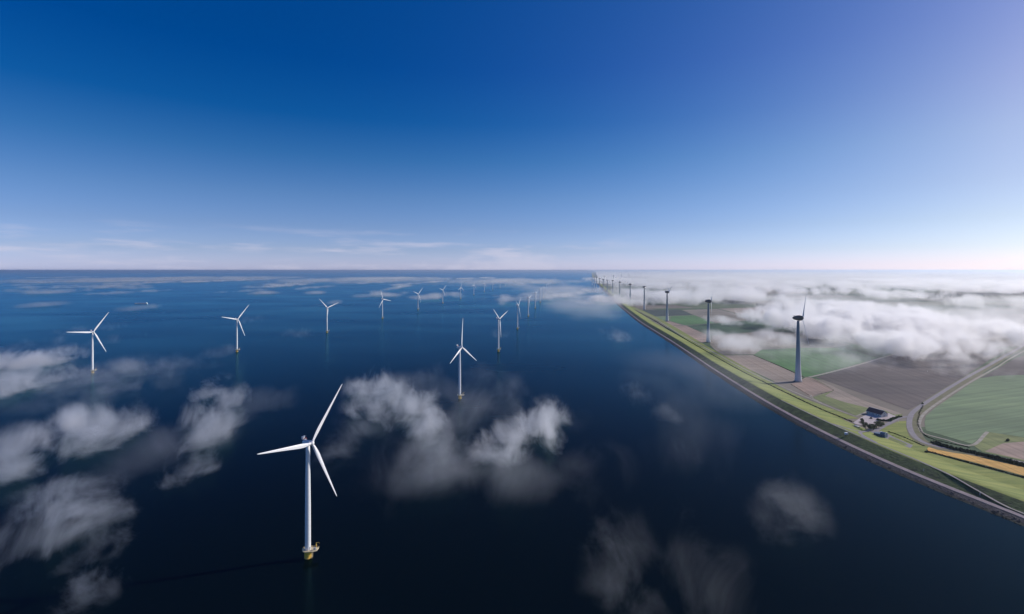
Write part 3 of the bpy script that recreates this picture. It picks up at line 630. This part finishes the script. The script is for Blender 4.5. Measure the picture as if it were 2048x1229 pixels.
bm = bmesh.new(); box(bm, (-4, -3.25, 1.2), (1.2, .12, 2.3)); mesh_obj('door', bm, M['dark'], ph_)
for x in (-6.6, 2.0, 4.6):
    bm = bmesh.new(); box(bm, (x, -3.55 if x > 0 else -3.25, 2.2), (1.1, .12, 1.0)); mesh_obj('window', bm, M['dark'], ph_)

# white hut on the dike
p = G(1692.5, 871, 7.4); hu = empty('dike_hut', (p.x, p.y, 6.6), R(12)); tag(hu, 'small white box hut on dark legs, standing on the dike slope above the water', 'hut')
bm = bmesh.new(); box(bm, (0, 0, 3.1), (3.4, 3.0, 2.4)); mesh_obj('cabin', bm, M['trim'], hu)
bm = bmesh.new(); box(bm, (0, 0, 4.42), (3.9, 3.5, .22)); mesh_obj('roof', bm, M['trim'], hu)
for sx in (-1.4, 1.4):
    for sy in (-1.2, 1.2):
        bm = bmesh.new(); tube(bm, (sx, sy, -1.5), (sx, sy, 1.9), .16, n=8); mesh_obj('leg', bm, M['dark'], hu)
bm = bmesh.new(); box(bm, (0, -1.53, 3.0), (1.2, .1, 1.6)); mesh_obj('door', bm, M['grey'], hu)
# marker posts
def post(px, py, z, lab):
    p = G(px, py, z); o = empty('marker_post', (p.x, p.y, z)); tag(o, lab, 'post', 'white marker posts')
    bm = bmesh.new(); tube(bm, (0, 0, -0.5), (0, 0, 2.0), .14, n=8); mesh_obj('pole', bm, M['trim'], o)
    bm = bmesh.new(); box(bm, (0, -.16, 1.75), (.9, .08, .8)); mesh_obj('sign_board', bm, M['trim'], o)
post(1847, 942, 7.2, 'white marker post on the dark dike slope below the orange strip'); post(1960, 990, 5.2, 'white marker post low on the dike slope near the lower path')
post(1797, 845, LZ, 'white marker post on the grass triangle beside the farm lane'); post(1855, 744, LZ, 'white marker post alone in the ploughed field')

# ------------------------------------------------------------------ trees, hedges, woods
def tree(name, px, py, h, w, lab, grp, lm, seed, trunk=True):
    rr = random.Random(seed); p = G(px, py, LZ); o = empty(name, (p.x, p.y, LZ)); tag(o, lab, 'tree' if trunk else 'bush', grp)
    if trunk:
        bm = bmesh.new(); tube(bm, (0, 0, -.3), (0.1, 0, h * .55), .32, .16, 9)
        for k in range(5):
            a = k * 1.3 + rr.random(); z = h * rr.uniform(.3, .5); tube(bm, (0, 0, z), (math.cos(a) * w * .3, math.sin(a) * w * .3, z + h * .25), .13, .05, 6)
        mesh_obj('trunk', bm, M['bark'], o)
    bm = bmesh.new(); lobes = []
    for k in range(9 if trunk else 5):
        a = rr.random() * 2 * PI; d = rr.uniform(.1, .34) * w; z = h * (rr.uniform(.35, .85) if trunk else rr.uniform(.25, .6)); lobes.append((Vector((math.cos(a) * d, math.sin(a) * d, z)), rr.uniform(.16, .28) * w))
    lobes.append((Vector((0, 0, h * .82)), .2 * w))
    for c, r in lobes:
        for j in range(150):
            d = Vector((rr.gauss(0, 1), rr.gauss(0, 1), rr.gauss(0, 1))).normalized() * r * rr.uniform(.55, 1.12); q = c + d
            if q.z < .2: continue
            s = rr.uniform(.22, .5); a = Vector((rr.gauss(0, 1), rr.gauss(0, 1), rr.gauss(0, 1))).normalized(); b = a.orthogonal().normalized()
            a = a * s; b = b * s * rr.uniform(.5, 1)
            bm.faces.new([bm.verts.new(v) for v in (q - a, q - b, q + a, q + b)])
    mesh_obj('crown', bm, lm, o); return o
g = 'trees around the farm yard'
tree('tree', 1724, 853, 12.6, 8.0, 'tall dark tree at the end of the yard beside the small shed', g, M['leaf'], 1)
tree('tree', 1731, 859, 10.8, 9.2, 'dark round tree second from the shed, at the lane edge', g, M['leaf'], 2)
tree('tree', 1740, 863, 10.8, 9.8, 'broad dark tree in the middle of the clump by the lane', g, M['leaf'], 3)
tree('tree', 1747, 861, 9.0, 8.0, 'low dark tree in the clump, third from the pale bush', g, M['leaf'], 4)
tree('tree', 1753, 858, 11.4, 9.2, 'large dark tree in the clump, second from the pale bush', g, M['leaf'], 5)
tree('tree', 1758, 856, 10.8, 9.2, 'dark tree next to the pale green bush by the farm lane', g, M['leaf'], 6)
tree('bush', 1766, 851, 4.5, 8, 'pale green bush between the dark trees and the hedge', 'bushes by the roads', M['leaf2'], 7, False)
tree('bush', 1845, 809, 3.0, 4.5, 'small dark bush at the corner of the ploughed field', 'bushes by the roads', M['leaf'], 8, False)
tree('bush', 2016, 883, 3.4, 5.5, 'round dark bush alone in the rough grass by the pink soil', 'bushes by the roads', M['leaf'], 9, False)
tree('bush', 1742, 838, 2.4, 4, 'low dark bush in front of the barn, nearer its far end', 'bushes by the barn', M['leaf'], 10, False)
tree('bush', 1756, 841, 2.8, 5, 'low dark bush in front of the barn, nearer its near gable', 'bushes by the barn', M['leaf'], 11, False)
tag(reed_line('hedge', [(1757, 843), (1766, 842), (1777, 843)], 4, 2.4, M['hedge'], 50), 'dark clipped hedge along the near edge of the yard', 'hedge')
tag(reed_line('hedge', [(1777, 843.5), (1788, 838), (1801, 834)], 5, 2.2, M['leaf2'], 51), 'grey-green hedge between the yard and the farm lane', 'hedge')
def woods(pts, n, h, seed):
    rr = random.Random(seed); bm = bmesh.new(); P = [G(x, y, LZ) for x, y in pts]
    for k in range(n):
        a, b = rr.random(), rr.random(); q = P[0].lerp(P[1], a).lerp(P[3].lerp(P[2], a), b); hh = h * rr.uniform(.6, 1.15); r = hh * rr.uniform(.4, .65)
        gg = bmesh.ops.create_icosphere(bm, subdivisions=1, radius=1, matrix=Matrix.Translation(q + Vector((0, 0, hh * .5))) @ Matrix.Diagonal((r, r, hh * .52, 1)))
        for v in gg['verts']: v.co += Vector((rr.uniform(-1, 1), rr.uniform(-1, 1), rr.uniform(-1, 1))) * r * .22
    return stuff(mesh_obj('woods', bm, M['wood']))
woods([(1512, 611), (1555, 612), (1584, 624), (1534, 623)], 260, 13, 1)
woods([(1440, 603), (1490, 602), (1492, 606), (1452, 607)], 160, 13, 2)
woods([(1910, 678), (1938, 678), (1938, 683), (1906, 684)], 40, 10, 3)
woods([(1975, 661), (2070, 664), (2070, 670), (1980, 669)], 120, 12, 4)
woods([(1560, 580), (1690, 577), (1700, 581), (1560, 584)], 260, 16, 5)
woods([(1840, 592), (1960, 588), (1970, 594), (1850, 598)], 260, 14, 6)

# ------------------------------------------------------------------ low cloud and fog: soft ellipsoids of real volume
CLOUD_SEED = (400, 2100, 300)
def cloud_mat(name, D, scale, cut=0.0, amp=3.2, k=1.0, gain=1.4, g=0.35, detail=6, rough=0.62, step=0.4, st=(1, 0.8, 0.8), warp=0.4):
    """density = soft ellipsoid eaten into by fractal noise, so that edges fray into wisps"""
    m = bpy.data.materials.new(name); m.use_nodes = True; t = m.node_tree; t.nodes.clear()
    tc = N(t, 'ShaderNodeTexCoord'); ln = N(t, 'ShaderNodeVectorMath', operation='LENGTH'); t.links.new(tc.outputs['Object'], ln.inputs[0])
    fall = math_n(t, 'SUBTRACT', 1.0, math_n(t, 'POWER', ln.outputs['Value'], 1.6))
    ge = N(t, 'ShaderNodeNewGeometry'); mp = N(t, 'ShaderNodeMapping'); mp.inputs['Scale'].default_value = st; mp.inputs['Location'].default_value = CLOUD_SEED; t.links.new(ge.outputs['Position'], mp.inputs[0])
    n = N(t, 'ShaderNodeTexNoise'); n.inputs['Scale'].default_value = scale; n.inputs['Detail'].default_value = detail; n.inputs['Roughness'].default_value = rough; n.inputs['Distortion'].default_value = warp
    t.links.new(mp.outputs[0], n.inputs['Vector'])
    v = math_n(t, 'MULTIPLY', math_n(t, 'SUBTRACT', n.outputs[0], 0.53 + cut), amp)
    v = math_n(t, 'ADD', v, math_n(t, 'MULTIPLY', math_n(t, 'SUBTRACT', fall, 0.45), k))
    v = math_n(t, 'MULTIPLY', v, gain, clamp=True); v = math_n(t, 'MULTIPLY', v, math_n(t, 'MULTIPLY', fall, 2.0, clamp=True)); v = math_n(t, 'MULTIPLY', v, D)
    pv = N(t, 'ShaderNodeVolumePrincipled'); pv.inputs['Color'].default_value = (0.985, 0.982, 0.985, 1); pv.inputs['Anisotropy'].default_value = g
    t.links.new(v, pv.inputs['Density'])
    o = N(t, 'ShaderNodeOutputMaterial'); t.links.new(pv.outputs[0], o.inputs['Volume'])
    m.cycles.volume_step_rate = step
    return m
bm = bmesh.new(); bmesh.ops.create_icosphere(bm, subdivisions=3, radius=1.0); unit = bpy.data.meshes.new('cloud_hull'); bm.to_mesh(unit); bm.free()
CM = dict(near=cloud_mat('near_cloud', 0.036, 0.018, cut=-0.002, amp=7.5, k=1.5, gain=0.6, rough=0.70, detail=7, step=0.20), thin=cloud_mat('thin_cloud', 0.010, 0.017, cut=-0.01, amp=6.0, k=1.2, gain=0.6, rough=0.68, step=0.22),
          dim=cloud_mat('dim_cloud', 0.0042, 0.018, cut=0.012, amp=9, k=1.1, gain=0.5, rough=0.70, detail=7, step=0.2),
          mid=cloud_mat('mid_cloud', 0.014, 0.010, amp=5, step=0.3), far=cloud_mat('far_cloud', 0.006, 0.004, cut=0.0, amp=5, gain=0.9, step=0.3),
          land=cloud_mat('land_fog', 0.036, 0.0145, g=0.45, cut=-0.02, amp=9, k=1.7, gain=1.1, rough=0.66, step=0.21), sheet=cloud_mat('fog_sheet', 0.012, 0.0042, g=0.5, cut=0.025, amp=8, k=1.2, gain=0.9, rough=0.66, step=0.2),
          veil=cloud_mat('veil_cloud', 0.0036, 0.012, cut=-0.02, amp=5.5, k=1.1, gain=0.7, step=0.25), farveil=cloud_mat('far_veil', 0.0014, 0.0022, cut=-0.05, amp=5, k=1.2, gain=0.8, step=0.3))
meshes = {}
def cloud(name, px, py, wx, wy, mk, zc=10, rz=32, rot=0.0, lab=None):
    if mk not in meshes:
        me = unit.copy(); me.materials.append(CM[mk]); meshes[mk] = me
    o = link(bpy.data.objects.new(name, meshes[mk])); c = G(px, py, zc); y0 = G(px, py - wy, zc).y if py - wy > HZ + 2 else c.y * 2; y1 = G(px, py + wy, zc).y
    cyy = (y0 + y1) / 2; o.location = (c.x * cyy / c.y, cyy, zc); o.scale = (1.15 * wx * c.y / F, 1.12 * (y0 - y1) / 2, rz); o.rotation_euler.z = R(rot)
    if lab: tag(o, lab, 'cloud', 'low clouds drifting over the water')
    else: stuff(o)
    return o
def puffs(mk, lst, lab, rz=38, zc=10):
    """one cloud of several overlapping puffs"""
    c = G(lst[0][0], lst[0][1], zc); root = empty('cloud', (c.x, c.y, 0)); tag(root, lab, 'cloud', 'low clouds drifting over the water')
    for px, py, wx, wy in lst:
        o = cloud('puff', px, py, wx, wy, mk, zc=zc, rz=rz); del o['kind']; o.parent = root; o.location -= root.location
    return root
puffs('near', [(-10, 740, 70, 40), (40, 738, 60, 38), (80, 765, 40, 26), (5, 785, 60, 26), (30, 760, 60, 34)], 'bright puffy cloud cut by the frame, level with the first outer turbine base', 44)
puffs('thin', [(235, 738, 60, 26), (290, 742, 42, 18), (170, 760, 52, 24), (225, 785, 60, 20)], 'ragged wisp of cloud around the yellow base of the first outer turbine', 32)
puffs('near', [(150, 855, 90, 48), (60, 895, 95, 56), (230, 868, 72, 44), (20, 945, 72, 38), (140, 905, 80, 40)], 'largest pale grey cloud bank over the dark water')
puffs('near', [(130, 1015, 105, 48), (95, 1085, 100, 58), (175, 1090, 80, 56), (165, 1170, 90, 60), (215, 1020, 60, 42)], 'grey cloud low in the corner below the largest cloud bank')
puffs('near', [(445, 815, 48, 40), (425, 870, 50, 48), (385, 935, 48, 38), (410, 790, 30, 26)], 'narrow upright wisp of cloud beside the largest turbine rotor')
puffs('near', [(770, 805, 75, 42), (830, 820, 60, 40), (745, 770, 52, 26), (850, 860, 62, 34)], 'puffy violet-grey cloud behind the largest turbine rotor')
cloud('cloud', 690, 885, 50, 44, 'thin', rz=30, lab='faint small cloud just behind the largest turbine hub')
puffs('near', [(1085, 845, 70, 42), (1040, 885, 72, 42), (985, 905, 56, 40), (1100, 885, 50, 34)], 'puffy cloud in front of the second turbine of the dike-side row')
cloud('cloud', 880, 905, 80, 70, 'thin', rz=40, lab='thin hanging wisp between the two puffy middle clouds')
puffs('dim', [(1215, 1085, 62, 50), (1262, 1110, 60, 52), (1235, 1175, 80, 66), (1265, 1215, 80, 60)], 'dim grey wisp at the lower edge, farthest from the dike of a pair', 44)
puffs('dim', [(1390, 1100, 56, 56), (1450, 1130, 70, 50), (1390, 1190, 80, 70), (1465, 1205, 86, 66)], 'dim grey wisp at the lower edge, nearer the dike of a pair', 44)
puffs('dim', [(1545, 995, 56, 44), (1608, 1042, 50, 36), (1560, 1050, 70, 44)], 'small pale cloud on the dark water nearest the dike')
for a in [(880, 880, 330, 150, 20), (430, 900, 110, 130, 20), (200, 780, 260, 70, 20), (1010, 940, 260, 90, 20)]: cloud('mist', *a[:4], 'veil', zc=14, rz=36)
for a in [(1020, 566, 190, 9), (1130, 585, 150, 16), (760, 562, 240, 8), (1180, 620, 110, 22), (1240, 563, 70, 8), (1480, 960, 360, 160), (1390, 800, 240, 90), (350, 562, 330, 9)]: cloud('mist', *a, 'farveil', zc=20, rz=50)
stuff_small = [(505, 640, 18, 7), (285, 567, 14, 5), (312, 582, 16, 3), (226, 681, 14, 14), (443, 703, 24, 11), (180, 660, 40, 14), (285, 616, 20, 8), (70, 690, 40, 16), (660, 608, 18, 8), (745, 590, 24, 7), (780, 592, 34, 8), (1005, 668, 26, 10),
               (1230, 672, 30, 16), (600, 668, 40, 10), (1330, 826, 44, 20), (1385, 905, 48, 30), (1280, 790, 40, 18), (545, 585, 30, 4), (640, 585, 30, 4), (80, 610, 30, 5), (150, 575, 26, 4), (230, 575, 30, 4), (470, 562, 30, 4), (360, 565, 26, 4), (10, 583, 14, 5)]
for a in stuff_small: cloud('mist', *a, 'dim' if a[1] > 620 else 'far', zc=14, rz=26)
rr = random.Random(11)
for k in range(34):
    x = rr.uniform(0, 1230); y = rr.uniform(553, 588); cloud('mist', x, y, rr.uniform(16, 46), (y - 541) * .13, 'far', zc=20, rz=22)
for a in [(880, 592, 60, 7), (1070, 595, 110, 9), (1180, 600, 90, 12), (1130, 588, 60, 6), (1010, 600, 26, 14)]: cloud('mist', *a, 'far', zc=24, rz=30)
# fog banks on the land
for a in [(1225, 562, 60, 5, 'sheet', 40, 65), (1340, 573, 150, 6, 'sheet', 45, 65), (1600, 571, 260, 7, 'sheet', 45, 65), (1880, 568, 260, 8, 'sheet', 45, 70), (1480, 580, 120, 6, 'sheet', 45, 60), (1605, 655, 62, 32, 'land', 42, 56), (1680, 650, 78, 38, 'land', 45, 62), (1765, 645, 82, 40, 'land', 45, 62), (1835, 660, 66, 36, 'land', 42, 56), (1885, 690, 42, 26, 'land', 35, 46), (1800, 692, 62, 24, 'land', 35, 44), (1715, 692, 60, 18, 'mid', 30, 40), (1555, 676, 40, 16, 'mid', 30, 38), (1910, 690, 260, 90, 'farveil', 30, 60), (1640, 640, 320, 60, 'farveil', 30, 60), (1470, 690, 70, 28, 'mid', 30, 30), (1440, 641, 34, 9, 'mid', 25, 24), (1660, 706, 60, 22, 'thin', 25, 26),
          (1870, 728, 90, 30, 'thin', 25, 30), (2010, 628, 100, 18, 'thin', 35, 45), (1990, 670, 150, 60, 'veil', 30, 45), (1640, 720, 190, 40, 'veil', 22, 28), (1990, 720, 110, 60, 'veil', 25, 30), (1330, 596, 110, 10, 'sheet', 45, 60), (1440, 592, 130, 13, 'sheet', 45, 60), (1260, 588, 90, 10, 'sheet', 40, 55),
          (1240, 600, 60, 10, 'mid', 30, 40), (1600, 582, 170, 8, 'sheet', 45, 60), (1770, 588, 150, 9, 'sheet', 45, 60), (1930, 579, 190, 12, 'sheet', 45, 70), (1560, 600, 60, 6, 'mid', 40, 45), (1960, 606, 150, 16, 'sheet', 45, 60)]:
    cloud('fog', *a[:5], zc=a[5], rz=a[6])
# the fog sea farther inland
def slab(name, pts, z0, z1, D, scale, cut, gain, step):
    bm = bmesh.new(); lo = [bm.verts.new((x, y, z0)) for x, y in pts]; hi = [bm.verts.new((x, y, z1)) for x, y in pts]
    bm.faces.new(lo[::-1]); bm.faces.new(hi)
    for i in range(len(pts)): bm.faces.new((lo[i], lo[(i + 1) % len(pts)], hi[(i + 1) % len(pts)], hi[i]))
    bmesh.ops.recalc_face_normals(bm, faces=bm.faces)
    m = bpy.data.materials.new(name); m.use_nodes = True; t = m.node_tree; t.nodes.clear()
    ge = N(t, 'ShaderNodeNewGeometry'); n = N(t, 'ShaderNodeTexNoise'); n.inputs['Scale'].default_value = scale; n.inputs['Detail'].default_value = 3; t.links.new(ge.outputs['Position'], n.inputs['Vector'])
    v = math_n(t, 'MULTIPLY', math_n(t, 'SUBTRACT', n.outputs[0], cut), gain, clamp=True); v = math_n(t, 'MULTIPLY', v, D)
    pv = N(t, 'ShaderNodeVolumePrincipled'); pv.inputs['Color'].default_value = (.97, .97, .97, 1); pv.inputs['Anisotropy'].default_value = .35; t.links.new(v, pv.inputs['Density'])
    o = N(t, 'ShaderNodeOutputMaterial'); t.links.new(pv.outputs[0], o.inputs['Volume']); m.cycles.volume_step_rate = step
    return stuff(mesh_obj(name, bm, m))
slab('fog', [(1500, 8200), (14000, 8200), (40000, 20000), (150000, 60000), (190000, 190000), (31500, 190000), (9800, 60000), (3000, 18000)], 10, 90, 0.0042, 0.0006, 0.41, 6, 0.4)

# ------------------------------------------------------------------ the air itself
bm = bmesh.new(); box(bm, (0, 0, 129.0), (2 * BIG + 4000, 2 * BIG + 4000, 262.0))
hz = bpy.data.materials.new('haze'); hz.use_nodes = True; t = hz.node_tree; t.nodes.clear()
pv = N(t, 'ShaderNodeVolumePrincipled'); pv.inputs['Color'].default_value = (0.78, 0.87, 1.0, 1); pv.inputs['Density'].default_value = 0.000028; pv.inputs['Anisotropy'].default_value = 0.62
o = N(t, 'ShaderNodeOutputMaterial'); t.links.new(pv.outputs[0], o.inputs['Volume'])
stuff(mesh_obj('haze', bm, hz))
